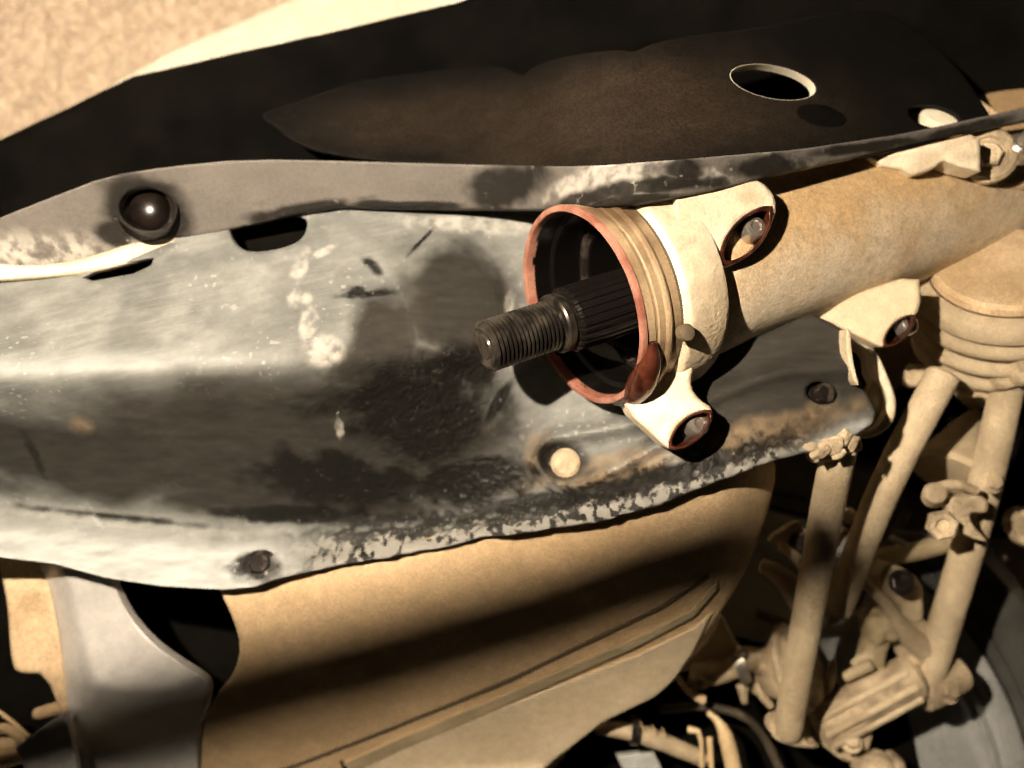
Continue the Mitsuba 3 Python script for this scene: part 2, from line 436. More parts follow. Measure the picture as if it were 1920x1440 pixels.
pbr('m_galv', galv_col, galv_rough, .12, .22, lambda p, n, uv: fbm(p.x * 500, p.y * 500, p.z * 500) * (.5 + OIL_AND_RECESS(p)), .0007)
pbr('m_flange', flange_col, .6, .05, .2, grain(700), .0005)
pbr('m_carpet', dust((.50, .42, .33), (.64, .56, .455), 260, 900, .18, tint=(1, .94, .86)), .95, 0, .1)
pbr('m_cream', dust((.68, .66, .56), (.76, .75, .65), 30, 1400, .06, tint=(1, .97, .9)), .5, 0, .4)
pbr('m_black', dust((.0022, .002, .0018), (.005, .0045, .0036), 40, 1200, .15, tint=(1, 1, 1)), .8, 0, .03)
pbr('m_cast', dust((.42, .335, .215), (.55, .46, .325), 50, 1500, .26), .75, 0, .3, grain(900), .0002)
pbr('m_clean', dust((.45, .385, .28), (.70, .645, .53), 60, 1500, .14, tint=(1, .96, .88)), .5, .05, .5, grain(700), .0004)
pbr('m_barrel', dust((.13, .088, .052), (.40, .31, .20), 60, 1400, .14, tint=(1, .96, .9)), .34, .25, .5, grain(400), .0002)
pbr('m_copper', dust((.26, .108, .078), (.42, .215, .16), 120, 1500, .14, tint=(1, .95, .9)), .26, .15, .6)
pbr('m_bore', (.004, .0034, .003), .2, .05, .2)
pbr('m_shaft', lambda p, n, uv: mix((.03, .027, .023), (.13, .113, .09), smoothstep(.35, .7, fbm(p.x * 170, p.y * 170, p.z * 170))), .26, .75, .6)
pbr('m_spline', (.008, .0065, .006), .32, .2, .3)
pbr('m_steel', (.50, .46, .40), .3, .85, .5, grain(350), .0003)
pbr('m_oily_steel', lambda p, n, uv: mix((.030, .024, .022), (.12, .10, .085), smoothstep(.5, .75, fbm(p.x * 300, p.y * 300, p.z * 300))), .2, .6, .6)
pbr('m_redblack', dust((.005, .004, .0035), (.012, .009, .008), 200, 900, .15), .25, .1, .5)
pbr('m_redoil', dust((.022, .0065, .0045), (.075, .024, .014), 200, 900, .15), .14, .1, .6)
pbr('m_rubber', dust((.32, .285, .21), (.44, .40, .30), 50, 1500, .16), .7, 0, .3)
pbr('m_rod', dust((.35, .31, .225), (.50, .455, .345), 60, 1700, .22), .7, 0, .3, grain(900), .0004)
pbr('m_dustlump', dust((.26, .225, .165), (.52, .46, .345), 130, 1500, .26, tint=(1, .92, .82)), .75, 0, .3, grain(700), .0007)
pbr('m_grey', dust((.33, .345, .335), (.46, .475, .46), 30, 1600, .16, tint=(1, 1, 1)), .45, .2, .5)
pbr('m_greydark', dust((.065, .066, .06), (.10, .10, .09), 50, 1600, .12, tint=(1, 1, 1)), .55, .2, .4)
pbr('m_shield', dust((.50, .395, .25), (.59, .48, .32), 34, 1700, .18), .75, 0, .25, grain(1300), .0003)
pbr('m_strip', dust((.52, .475, .36), (.60, .555, .43), 30, 1700, .10), .6, 0, .3)
pbr('m_plastic', dust((.36, .355, .335), (.41, .405, .385), 26, 1700, .08, tint=(1, 1, 1)), .30, 0, .5)
pbr('m_seam', (.10, .075, .045), .8)
pbr('m_greentrim', dust((.30, .275, .19), (.42, .375, .26), 50, 1500, .1), .6, 0, .3)
pbr('m_cable', dust((.03, .027, .022), (.09, .08, .06), 90, 1500, .2), .5, 0, .4)
pbr('m_wire', dust((.55, .45, .28), (.64, .55, .38), 50, 1500, .08), .5, 0, .4)

# ------------------------------------------------------------------ the setting
scene['room_air'] = {'type': 'constant', 'radiance': {'type': 'rgb', 'value': list(AIR)}}
gx = np.unique(np.r_[np.linspace(-1.2, -.36, 30), np.arange(-.36, -.10, .0016), np.linspace(-.10, 1.2, 50)])
gy = np.unique(np.r_[np.linspace(-1.2, .07, 50), np.arange(.07, .27, .0016), np.linspace(.27, 1.2, 30)])
GX, GY = np.meshgrid(gx, gy, indexing='ij')
ZF = -.20
pile = meshkit.fbm(np.stack([GX * 150, GY * 120 + GX * 60, 0 * GX], -1), 3, 2) * .010 + meshkit.noise(np.stack([GX * 600, GY * 420, 0 * GX], -1), 5) * .0016
v = np.stack([GX, GY, ZF - .006 + pile], -1).reshape(-1, 3)
i, j = np.meshgrid(np.arange(len(gx) - 1), np.arange(len(gy) - 1), indexing='ij')
q = np.stack([i * len(gy) + j, (i + 1) * len(gy) + j, (i + 1) * len(gy) + j + 1, i * len(gy) + j + 1], -1).reshape(-1, 4)
obj('floor', (v, q), 'm_carpet', smooth=True)
labels['floor'] = {'kind': 'structure', 'label': 'beige mottled floor seen at the upper left beyond the machine'}

# ------------------------------------------------------------------ top: trim strip, black cover and shade, brown plate
single('trim_strip', sheet([(200, 165), (330, 92), (560, -6), (700, -70), (1060, -70), (880, 12), (560, 80), (300, 150)], lambda x, y: -.125 + (x - 560) * 2e-5 + (y - 60) * 1e-4, .006, 14, edge=10),
       'm_cream', 'pale cream edge strip shining along the top between floor and black cover', 'trim strip')
single('cover_and_shade', sheet([(-120, 320), (120, 205), (250, 143), (420, 105), (640, 55), (860, 4), (1020, -60), (2100, -80), (2100, 330), (1700, 300), (900, 330), (460, 340), (320, 350), (180, 375), (-120, 470)],
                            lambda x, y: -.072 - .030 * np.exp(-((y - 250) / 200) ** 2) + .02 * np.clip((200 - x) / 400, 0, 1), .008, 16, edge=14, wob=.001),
       'm_black', 'black cover running from the left edge up along the top, standing in for the shade behind the brown plate', 'cover')  # also a black stand-in for the shaded area behind the plate
brown = thing('hole_plate', 'dark steel plate with two round holes behind the upper flange, its lit patch painted brown', 'plate')
PLATE = smooth_line([(478, 214), (560, 190), (660, 152), (800, 134), (900, 122), (945, 124), (975, 140), (984, 142), (1000, 124), (1060, 104), (1160, 92), (1190, 98), (1225, 80), (1300, 66), (1440, 50),
                     (1560, 22), (1660, 20), (1730, 66), (1800, 130), (1850, 205), (1860, 232), (1700, 280), (1500, 312), (1250, 322), (950, 322), (780, 310), (610, 290), (545, 264), (520, 240)], closed=True, it=2)


def zplate(x, y):
    return interp_s(x, [300, 600, 900, 980, 1060, 1120, 1220, 1400, 1700, 1950], [-.010, -.014, -.020, -.010, .020, .034, .037, .026, -.022, -.042]) - .011 - (300 - y - (x - 1000) * .08) * 1.6e-4 + .002 * np.sin(x / 240)


H1, H2 = ell(1449, 154, 82, 31, 11), ell(1752, 219, 50, 21, 12)
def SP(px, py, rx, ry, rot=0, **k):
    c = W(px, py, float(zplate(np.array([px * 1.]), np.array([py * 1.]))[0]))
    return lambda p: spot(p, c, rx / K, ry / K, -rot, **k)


LIT_PATCH = mx(SP(840, 222, 250, 70, -4, k=.3, f=40, soft=.75), SP(1090, 205, 250, 92, -4, k=.3, f=40, soft=.6), SP(1330, 190, 330, 110, -6, k=.45, f=40, soft=.6))  # lit area of the plate, painted as soft brown spots


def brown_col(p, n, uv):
    d = LIT_PATCH(p) * (.55 + .8 * fbm(p.x * 24, p.y * 30, 2.0)) * (1 - .45 * smoothstep(.05, .16, p.x))  # painted light fades to near black outward and to the right
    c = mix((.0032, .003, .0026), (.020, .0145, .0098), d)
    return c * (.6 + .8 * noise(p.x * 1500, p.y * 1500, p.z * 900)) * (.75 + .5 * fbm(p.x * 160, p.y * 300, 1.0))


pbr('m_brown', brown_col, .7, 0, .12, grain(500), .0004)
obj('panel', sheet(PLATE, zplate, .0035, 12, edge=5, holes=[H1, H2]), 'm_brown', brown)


def rim(e, k0, k1, zo, th):
    c = e.mean(0)
    return sheet(c + (e - c) * k1, lambda x, y: zplate(x, y) + zo, th, 8, holes=[c + (e - c) * k0])


obj('hole_edge', rim(H1, .985, 1.0, -.0004, .0065), 'm_cream', brown, label='lit wall of the large hole painted cream')  # light on the hole wall put into its cream colour
obj('dent', sheet(ell(1540, 217, 48, 20, 12), lambda x, y: zplate(x, y) + .0006, .001, 6, edge=4), 'm_black', brown, label='black oval smudge below the large hole')
single('lit_stud', lathe([(0, 0), (0, .0085), (.004, .0085), (.0052, .0078), (.0055, 0)], W(1758, 229, float(zplate(np.array([1752.]), np.array([219.]))[0]) - .0135), (.0, .6, .8), 40), 'm_cream', 'bright cream stud end seen through the small oval hole of the brown plate', 'stud')
single('corner_tab', sheet([(1806, 170), (1830, 182), (1868, 208), (1880, 218), (1850, 222), (1822, 200)], plane(-.05), .003, 8, edge=3), 'm_cast', 'small brown triangular tab at the upper right beside the plate end', 'tab')

# ------------------------------------------------------------------ the steel channel
ch = thing('steel_channel', 'grey oil stained galvanised steel channel crossing the picture from left to right', 'channel')
SLOT = smooth_line([(432, 438), (444, 462), (470, 474), (520, 468), (556, 456), (574, 438), (578, 405), (500, 400), (430, 420)], closed=True, it=2)
WEB = [(-80, 480), (-80, 1044), (0, 1045), (100, 1057), (200, 1084), (300, 1099), (420, 1106), (480, 1100), (520, 1085), (600, 1068), (660, 1055), (720, 1047), (760, 1038), (830, 1026), (900, 1008), (960, 1003), (1050, 988), (1120, 980), (1180, 962), (1240, 946), (1300, 920), (1370, 895),
       (1430, 870), (1476, 858), (1520, 846), (1560, 840), (1600, 818), (1634, 796), (1642, 774), (1628, 745), (1606, 700), (1594, 660), (1588, 624), (1560, 606), (1520, 588), (1440, 624), (1350, 662), (1316, 690), (1290, 700), (1292, 716), (1304, 736), (1326, 752), (1250, 700), (1130, 640), (1130, 345), (640, 345), (300, 380)]
wp = np.array(WEB, float)
wl = Polygon(wp)
n_ = int(wl.exterior.length / 7)
wd = np.array([wl.exterior.interpolate(k / n_, normalized=True).coords[0] for k in range(n_)])
jag = (meshkit.fbm(np.c_[wd * .06, 0 * wd[:, 0]], 3, 21) - .5) * 5
low = (wd[:, 1] > 840) & (wd[:, 0] > 560) & (wd[:, 0] < 1480)
wd[low, 1] += jag[low]
GAP = smooth_line([(160, 520), (178, 522), (250, 508), (280, 492), (270, 486), (200, 498), (150, 508)], closed=True, it=2)
BH = ell(1062, 868, 34, 28, 20)
obj('web', sheet(wd, zchan, .0032, 7, edge=8, holes=[SLOT, [(156, 521), (172, 527), (250, 513), (284, 497), (288, 484), (200, 500)], ell(1541, 738, 30, 21, 15)]), 'm_galv', ch)


FLP = np.vstack([smooth_line([(-80, 442), (0, 408), (100, 368), (200, 330), (320, 311), (460, 298), (640, 301), (800, 306), (960, 310), (1100, 312), (1200, 304), (1300, 297), (1400, 288), (1500, 280), (1600, 265), (1700, 250), (1900, 206), (1960, 190)], it=1),
                 smooth_line([(1960, 218), (1920, 228), (1800, 250), (1700, 272), (1600, 296), (1500, 318), (1420, 336), (1300, 364), (1200, 382), (1100, 390), (1000, 393), (900, 392), (700, 390), (640, 386), (610, 392), (575, 398), (440, 428), (390, 440), (330, 446), (300, 450), (250, 462), (200, 478), (130, 497), (60, 502), (0, 500), (-80, 490)], it=1)])
BOLTH = ell(276, 392, 52, 40, 8)
obj('upper_flange', sheet(FLP, zfl, .0035, 8, edge=5, holes=[BOLTH], wob=.0005), 'm_flange', ch, label='brownish grey upper flange with a dark bolt hole')
LIPS = [(-80, 486), (0, 496), (60, 498), (130, 491), (200, 472), (240, 456), (300, 443), (332, 436), (340, 446), (310, 466), (284, 484), (240, 496), (170, 513), (120, 518), (40, 524), (-80, 530)]
obj('flange_lip', sheet(LIPS, lambda x, y: zfl(x, 0 * y + 470) + .002, .003, 7, edge=7, it=2), 'm_clean', ch, label='pale lip under the left end of the upper flange')
# the recess and bolt in the upper flange
z0 = float(zfl(np.array([276.]), np.array([392.]))[0])
obj('washer_cup', lathe([(0, .0125), (-.003, .0115), (-.008, .0095), (-.0085, 0)], W(276, 392, z0), (-.1, .1, 1), 40), 'm_redblack', ch)
b = obj('bolt', lathe([(-.003, .0080), (.0005, .0082), (.003, .0078), (.0048, .0066), (.006, .0045), (.0065, .002), (.0065, 0)], W(284, 396, z0 - .0085), (.12, -.02, .95), 32), 'm_redblack', ch, label='dark bolt head sunk in the hole of the upper flange')
obj('dowel', lathe([(0, .0062), (.004, .006), (.0055, .0045), (.006, 0)], C(1062, 868) + [0, 0, -.001], (-.15, .05, 1), 36), 'm_dustlump', ch, label='round tan plug in the teardrop embossing')
obj('bolt', bolt(C(486, 1064) + [0, 0, -.002], (.1, .45, .85), .0046, .0042, .0072), 'm_oily_steel', ch, label='muddy bolt in the lower lip at the left')
obj('bolt', bolt(C(1546, 738) + [0, 0, -.006], (.3, .1, .9), .0042, .0045, .006), 'm_oily_steel', ch, label='dark oily bolt in the recess near the right end')
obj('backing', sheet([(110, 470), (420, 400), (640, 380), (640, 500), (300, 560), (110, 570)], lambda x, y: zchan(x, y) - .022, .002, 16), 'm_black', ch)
single('dirt_crust', cat(*[rock(x, y, float(zchan(np.array([x * 1.]), np.array([y * 1.]))[0]) + .001, r * 1.5, r * .9, r / K * .45, a, s, .5, 2.2)
                           for s, (x, y, r, a) in enumerate([(1560, 835, 16, .2), (1582, 822, 12, .9), (1538, 846, 14, .4), (1600, 830, 10, 1.2), (1520, 838, 9, 0), (1572, 852, 9, .5)])]),
       'm_dustlump', 'crumbly pale dirt caked at the lower right end of the grey channel', 'dirt crust')
labels['dirt_crust']['kind'] = 'stuff'

# ------------------------------------------------------------------ axle housing
AX = np.array([-.847, -.30, .44])
AX /= np.linalg.norm(AX)
C0 = W(1087, 575, .0)
hs = thing('axle_housing', 'dusty tan cast tube with an open copper rimmed mouth facing left', 'axle housing')
R = .0360
g = lambda s: C0 + AX * s
def tube_col(p, n, uv):
    # half-shadow put into the colour: upper flank darker tan, lower flank pale
    q = ((p.x - float(C0[0])) * -.334 + (p.y - float(C0[1])) * .943) / .036
    f = fbm(p.x * 55, p.y * 55, p.z * 55)
    c = mix((.56, .485, .36), (.45, .315, .165), smoothstep(-.8, .15, q + (f - .5) * 1.1))
    st = smoothstep(.62, .74, fbm(p.x * 240 + 4, p.y * 240, p.z * 240))
    c = mix(c, (.22, .15, .08), st * .25)
    return c * (.76 + .48 * noise(p.x * 1500, p.y * 1500, p.z * 1500)) * (.86 + .28 * fbm(p.x * 260, p.y * 260, p.z * 260))


pbr('m_tube', tube_col, .75, 0, .3, grain(900), .0003)
obj('tube', lathe([(-.034, .0300), (-.0440, .0300), (-.0452, .0340), (-.0475, .0355), (-.060, .0357), (-.12, .0363), (-.20, .038), (-.32, .040)], C0, AX, 96, wob=.0004), 'm_tube', hs, label='tan rough cast tube running to the right edge')
obj('collar', lathe([(-.0160, .0372), (-.0176, .0392), (-.0183, .0404), (-.0197, .0412), (-.0300, .0416), (-.0345, .0415), (-.0362, .0408), (-.0368, .0390), (-.0370, .033)], C0, AX, 96, wob=.0002), 'm_clean', hs, label='pale collar behind the mouth')
obj('barrel', lathe([(-0.00064, 0.03591), (-0.00064, 0.03740), (-0.00478, 0.03825), (-0.00531, 0.03782), (-0.00616, 0.03782), (-0.00659, 0.03846), (-0.00903, 0.03868), (-0.00956, 0.03974), (-0.01041, 0.04006), (-0.01126, 0.03974), (-0.01169, 0.03868), (-0.01594, 0.03868), (-0.01657, 0.03666), (-0.01827, 0.03666), (-0.01912, 0.03825)], C0, AX, 96), 'm_barrel', hs, label='ringed brass coloured barrel between copper rim and collar')
obj('groove', lathe([(-.0158, .0384), (-.0166, .0386), (-.0184, .0386), (-.0188, .0398)], C0, AX, 96), 'm_seam', hs, label='dark groove between barrel and collar')
obj('rim', lathe([(-.0012, .0383), (.0002, .0383), (.0008, .0380), (.0011, .0372), (.0009, .0362), (.0002, .0357), (-.003, .0355)], C0, AX, 96, wob=.0003), 'm_copper', hs, label='copper coloured rim of the open mouth')
obj('bore', lathe([(-.002, .0356), (-.0102, .0353), (-0.01116, 0.03347), (-0.02550, 0.03315), (-0.02603, 0.02922), (-0.04250, 0.02869), (-0.04303, 0)], C0, AX, 96), 'm_bore', hs, label='black oily inside of the mouth')
obj('bearing_ring', lathe([(-0.02391, 0.03315), (-0.02359, 0.03219), (-0.02391, 0.03060), (-0.02571, 0.03007)], C0, AX, 80), 'm_oily_steel', hs)
# thick red oil hanging on the lower right of the rim
a_, u_, w_ = frame(AX)


def on_ring(px, py, s, r):
    """Angle on the ring that looks nearest to the photo point, then the 3-D point at (s, r)."""
    t = np.linspace(0, 2 * np.pi, 720)
    q = g(s) + r * (np.cos(t)[:, None] * u_ + np.sin(t)[:, None] * w_)
    k = (K * D) / (D - q[:, 2])
    d = (960 + q[:, 0] * k - px) ** 2 + (720 - q[:, 1] * k - py) ** 2
    return t[np.argmin(d)]


ts = np.linspace(on_ring(1212, 640, -.004, .038), on_ring(1150, 762, -.004, .038), 14)
pts = [g(-.0035 + .0008 * math.sin(5 * k)) + (.0385) * (math.cos(t) * u_ + math.sin(t) * w_) for k, t in zip(np.linspace(0, 1, 14), ts)]
obj('oil_drip', cat(*[trimesh.Trimesh(trimesh.creation.icosphere(3).vertices * sc + W(px, py, z), trimesh.creation.icosphere(3).faces, process=False) for px, py, z, sc in ((1216, 690, .0075, (.0035, .007, .004)), (1205, 728, -.003, (.0035, .006, .005)))]), 'm_redblack', hs, label='near black oil blotch beside the rim')
prof = np.interp(np.linspace(0, 1, 14), [0, .15, .4, .7, 1], [.0012, .0040, .0054, .0042, .0016])
obj('oil_film', tube(pts, prof, 16, wob=.0004), 'm_redoil', hs, label='dark red oil clinging to the lower right of the rim')


def lug(name, outline, z0, gx, gy, oval, axis, label, depth=.02):
    c = np.mean(outline, 0)
    zf = plane(z0, gx, gy, c[0], c[1])
    oc = np.mean(oval, 0)
    inner = oc + (np.asarray(oval) - oc) * .9
    l = obj('lug', sheet(outline, zf, depth, 7, edge=9, holes=[inner], wob=.0004), 'm_strip' if 'cream' in label else 'm_clean', hs, label=label)
    obj('socket', sheet(oval, lambda x, y: zf(x, y) + .0008, .009, 5, edge=5, holes=[oc + (np.asarray(oval) - oc) * .82]), 'm_redoil', l)
    obj('socket_floor', sheet(oval, lambda x, y: zf(x, y) - .010, .002, 8), 'm_oily_steel', l)
    o = W(oc[0] + 4, oc[1] - 6, float(zf(oc[0], oc[1])) - .009)
    obj('bolt', lathe([(0, .0045), (.0045, .0045), (.0056, .0038), (.006, .0022), (.0052, .0018), (.0052, 0)], o, axis, 24), 'm_steel', l)
    return l


def leaf(p0, p1, w, n=16):
    p0, p1 = np.array(p0, float), np.array(p1, float)
    d = p1 - p0
    nrm = np.array([-d[1], d[0]]) / np.linalg.norm(d)
    t = np.linspace(0, 1, n)
    h = np.sin(np.pi * t) ** .62 * w / 2
    return np.vstack([p0 + d * t[:, None] + nrm * h[:, None], (p0 + d * t[:, None] - nrm * h[:, None])[1:-1][::-1]])


lug('lug', smooth_line([(1262, 410), (1268, 330), (1330, 318), (1424, 335), (1452, 366), (1456, 398), (1444, 430), (1412, 466), (1384, 492), (1350, 506), (1335, 484), (1300, 490), (1272, 462)], closed=True, it=2), .0178, -.055, .0, leaf((1350, 498), (1449, 386), 62), (.25, .25, .9), 'white upper lug with a reddish bolt socket')
lug('lug', smooth_line([(1166, 764), (1190, 740), (1215, 690), (1250, 655), (1310, 660), (1296, 700), (1296, 728), (1310, 748), (1338, 766), (1330, 795), (1300, 822), (1254, 843), (1247, 838)], closed=True, it=1), .0112, .03, .035, leaf((1254, 842), (1336, 770), 48), (.25, .25, .9), 'bright triangular lower lug with a bolt socket')
lug('lug', smooth_line([(1490, 600), (1600, 552), (1722, 512), (1728, 560), (1718, 592), (1692, 622), (1656, 653), (1642, 648), (1590, 622), (1545, 600)], closed=True, it=1), -.030, .05, .05, leaf((1657, 650), (1716, 590), 36), (.3, .3, .9), 'cream lug under the tube near the grey channel end')
obj('pin', lathe([(0, .003), (.003, .003), (.0036, .002), (.0036, 0)], W(1280, 625, .026), (.4, .1, .9), 16), 'm_seam', hs)
obj('cast_rib', ptube([(1690, 404, -.040), (1790, 366, -.050), (1990, 326, -.074)], [8, 15, 20], n=16), 'm_cast', hs)
single('drain_plug', cat(lathe([(0, 0), (.0, .012), (.004, .012), (.0055, .0105), (.0058, .0075), (.0045, .007), (.0045, 0)], W(1848, 296, -.048), (-.2, .1, .95), 32), bolt(W(1850, 294, -.044), (-.2, .1, .95), .0055, .004)),
       'm_dustlump', 'dusty round plug on top of the tan tube beside the right edge', 'plug')
single('grease_nipple', cat(lathe([(0, .0062), (.006, .0062), (.0075, .005), (.0078, .0035), (.011, .0032), (.0125, .002), (.0128, 0)], W(1902, 290, -.048), (.1, .5, .85), 24)), 'm_steel', 'shiny steel fitting at the right edge above the tan tube', 'fitting')
single('lit_tube_patch', sheet([(1630, 296), (1690, 284), (1820, 252), (1838, 262), (1838, 322), (1800, 314), (1768, 303), (1744, 320), (1712, 330), (1690, 318), (1650, 312)], plane(-.046, .0, -.05), .012, 9, edge=7), 'm_clean', 'cream patch standing in for light on the tube under the upper flange near the right edge', 'block')  # patch of light on the tube, built as a pale plate

# ------------------------------------------------------------------ splined shaft
sh = thing('splined_shaft', 'black oily splined shaft with a threaded end sticking out of the copper rimmed mouth', 'shaft')
OFF = W(1087, 592, .0) - C0
SO = C0 + OFF
P = .00175
thr = [(0.04197, 0), (0.04197, 0.00425), (0.04122, 0.00468), (0.04165, 0.00616), (0.04229, 0.00701), (0.04208, 0.00786), (0.04122, 0.00871)]
s = 0.04080
while s > 0.01328:
    thr += [(s, 0.00935), (s - P * .25, 0.00946), (s - P * .55, 0.00850), (s - P * .7, 0.00850)]
    s -= P
thr += [(s, 0.00829), (0.01116, 0.00829)]
obj('thread', lathe(thr, SO, AX, 64), 'm_shaft', sh, smooth=25, label='fine threaded end of the shaft')
obj('shoulder', lathe([(0.01254, 0.00808), (0.01222, 0.01063), (0.01148, 0.01126), (0.00903, 0.01126), (0.00829, 0.01041), (0.00744, 0.01020)], SO, AX, 48), 'm_shaft', sh)
NS = 26
obj('spline', lathe([(.0076, .0104), (.0072, .0117), (.0058, .0124), (-.002, .0126), (-.02, .0126), (-.042, .0126)], SO, AX, NS * 8,
                    radial=lambda s, t: 1 - .05 * (np.cos(t * NS) < 0)), 'm_spline', sh, smooth=20, label='black splined part inside the mouth')

# ------------------------------------------------------------------ strap behind the channel end
st = thing('curved_strap', 'cream curved strap with a black shade sheet at the right end of the grey channel', 'strap')
obj('band', sheet(smooth_line([(1600, 632), (1626, 640), (1645, 662), (1662, 700), (1680, 745), (1680, 775), (1668, 802), (1640, 820), (1612, 822), (1602, 812), (1636, 806), (1658, 780), (1664, 752), (1656, 728), (1640, 706), (1638, 672), (1626, 656), (1600, 642)], closed=True, it=2), plane(-.038, .06, .0, 1640, 720), .014, 5, edge=5), 'm_clean', st)
obj('inner_face', sheet(smooth_line([(1622, 745), (1636, 706), (1655, 728), (1665, 756), (1656, 786), (1634, 808), (1606, 818), (1630, 790)], closed=True, it=1), plane(-.042, .0, .0), .004, 7, edge=4), 'm_rod', st)
obj('plate_edge', sheet(smooth_line([(1586, 618), (1594, 616), (1597, 660), (1602, 690), (1612, 726), (1600, 712), (1588, 670)], closed=True, it=1), plane(-.004), .008, 5, edge=2), 'm_clean', st)
obj('gap_shade', sheet([(1585, 610), (1640, 640), (1660, 720), (1640, 800), (1600, 780)], plane(-.058), .003, 12), 'm_black', st)  # black sheet in place of the shadow beside the plate edge

# ------------------------------------------------------------------ rubber boot and rods
bt = thing('rubber_boot', 'dusty ribbed rubber boot with a flat round cap under the tan tube at right', 'rubber boot')
BA = np.array([.20, -.71, -.67])
BA /= np.linalg.norm(BA)
B0 = W(1880, 510, -.062)
pr = [(-.004, 0), (-.004, .0278), (-.0025, .0296)]
obj('cap', lathe(pr + [(0.0005, .0300), (.001, .0296)], B0, BA, 64, wob=.0003), 'm_cast', bt, label='round tan cap on top of the boot')
rr = [(.001, .0305), (.0016, .0340), (.0035, .0362), (.006, .0372), (.0095, .0377), (.0108, .0370), (.0115, .0340)]
for i_, rc in enumerate((.0365, .0352, .0330)):
    rr += [(.0118 + .0112 * (i_ + t_), rc - .0068 + .0082 * math.sin(math.pi * t_) ** .55) for t_ in np.linspace(.02, .98, 14)]
rr = np.array(rr + [(.0476, .0272), (.050, .0270), (.056, .0235), (.062, .017), (.069, .0118), (.076, .0105)])
obj('bellows', lathe(rr, B0, BA, 72, wob=.0003), 'm_rubber', bt)


def rod(name, label, pp, r, extra=()):
    k = thing(name, label, 'rod', 'rods slanting down at the lower right')
    obj('bar', ptube(pp, r, n=28, wob=.00015), 'm_rod', k)
    return k


r1 = rod('link_rod', 'leftmost dusty round rod hanging from the corner of the grey channel', [(1574, 838, -.022), (1540, 1010, -.045), (1477, 1372, -.085)], [33, 30, 27])
obj('end_foot', cat(sheet(smooth_line([(1448, 1350), (1506, 1350), (1506, 1392), (1540, 1398), (1530, 1404), (1490, 1400), (1446, 1386)], closed=True, it=2), plane(-.083), .012, 7, edge=6)), 'm_dustlump', r1)
obj('head', cat(rock(1560, 838, -.020, 44, 22, .007, .35, 3, .22), rock(1596, 832, -.02, 16, 14, .006, 0, 4, .2)), 'm_dustlump', r1)
r2 = rod('link_rod', 'middle dusty rod running down from the ribbed rubber boot', [(1768, 704, -.056), (1655, 915, -.056), (1572, 1140, -.088)], [31, 30, 27])
r3 = rod('link_rod', 'rightmost straight dusty rod ending in a round eye by the wheel disc', [(1905, 650, -.066), (1845, 930, -.082), (1742, 1268, -.110)], [30, 30, 29])
e0 = W(1752, 1286, -.112)
obj('eye', lathe([(-.016, 0), (-.016, .0088), (-.014, .0098), (-.004, .0100), (.006, .0098), (.009, .0088), (.0095, 0)], e0, (-.88, -.42, .2), 40), 'm_dustlump', r3, label='round eye at the foot of the rod')
obj('collar', rock(1722, 1205, -.113, 44, 30, .010, .6, 8, .12), 'm_dustlump', r3)
obj('arm', cat(rock(1880, 712, -.066, 26, 18, .008, .3, 10, .14), rock(1912, 680, -.060, 30, 46, .012, .1, 9, .12)), 'm_dustlump', r3)
ck = thing('cable_clip', 'pale two knob clip gripping the rightmost rod midway', 'clip')
obj('knob', cat(lathe([(-.006, 0), (-.006, .0048), (.003, .0052), (.005, .0044), (.0056, .0028), (.0056, 0)], W(1752, 928, -.060), (-.3, .3, .9), 20), ptube([(1752, 915, -.058), (1790, 905, -.06), (1830, 920, -.062)], 9)), 'm_dustlump', ck)
obj('nut', lathe([(-.006, 0), (-.006, .0068), (.004, .0068), (.0055, .0058), (.0056, .0032), (.003, .003), (.003, 0)], W(1766, 985, -.058), (-.35, .1, .9), 6), 'm_dustlump', ck, smooth=False)
obj('strap', sheet(smooth_line([(1762, 938), (1800, 930), (1850, 928), (1855, 965), (1815, 958), (1822, 985), (1850, 1010), (1848, 1018), (1800, 1000), (1786, 965)], closed=True, it=2), plane(-.060), .006, 6, edge=4), 'm_dustlump', ck)

# ------------------------------------------------------------------ wheel disc
wd_ = thing('wheel_disc', 'large grey steel wheel disc with rim grooves in the lower right corner', 'wheel')
WO = W(1290, 1600, -.150)
WA = (.05, -.06, 1)
obj('disc', lathe([(-.012, .120), (0, .1215), (.0005, .128), (-.001, .150), (-.002, .166), (-.001, .168), (.0025, .1705), (.003, .1745), (.0005, .177), (0, .1795), (.004, .182), (.0055, .187), (.0045, .191), (-.004, .1925)], WO, WA, 160), 'm_grey', wd_)
obj('tyre', lathe([(-.006, .1932), (.001, .1945), (.002, .200), (.0, .2015), (.003, .204), (.004, .214), (.002, .224), (-.01, .234), (-.04, .24)], WO, WA, 160), 'm_greydark', wd_, label='dark tyre edge around the disc')
single('rod_shade_sheet', sheet([(1380, 880), (2050, 560), (2050, 1010), (1900, 1010), (1800, 1010), (1740, 1130), (1720, 1250), (1700, 1330), (1735, 1500), (1000, 1520), (1100, 1380), (1280, 1200)],
                            lambda x, y: -.150 + 0 * x, .012, 30, wob=.003), 'm_black', 'black sheet standing in for the shade behind the rods and links at the lower right', 'shade_sheet')  # black sheet in place of the deep shade behind the linkage

# ------------------------------------------------------------------ linkage clutter
def lump(name, label, cat_, mesh, m='m_dustlump', group=None):
    return single(name, mesh, m, label, cat_, group)


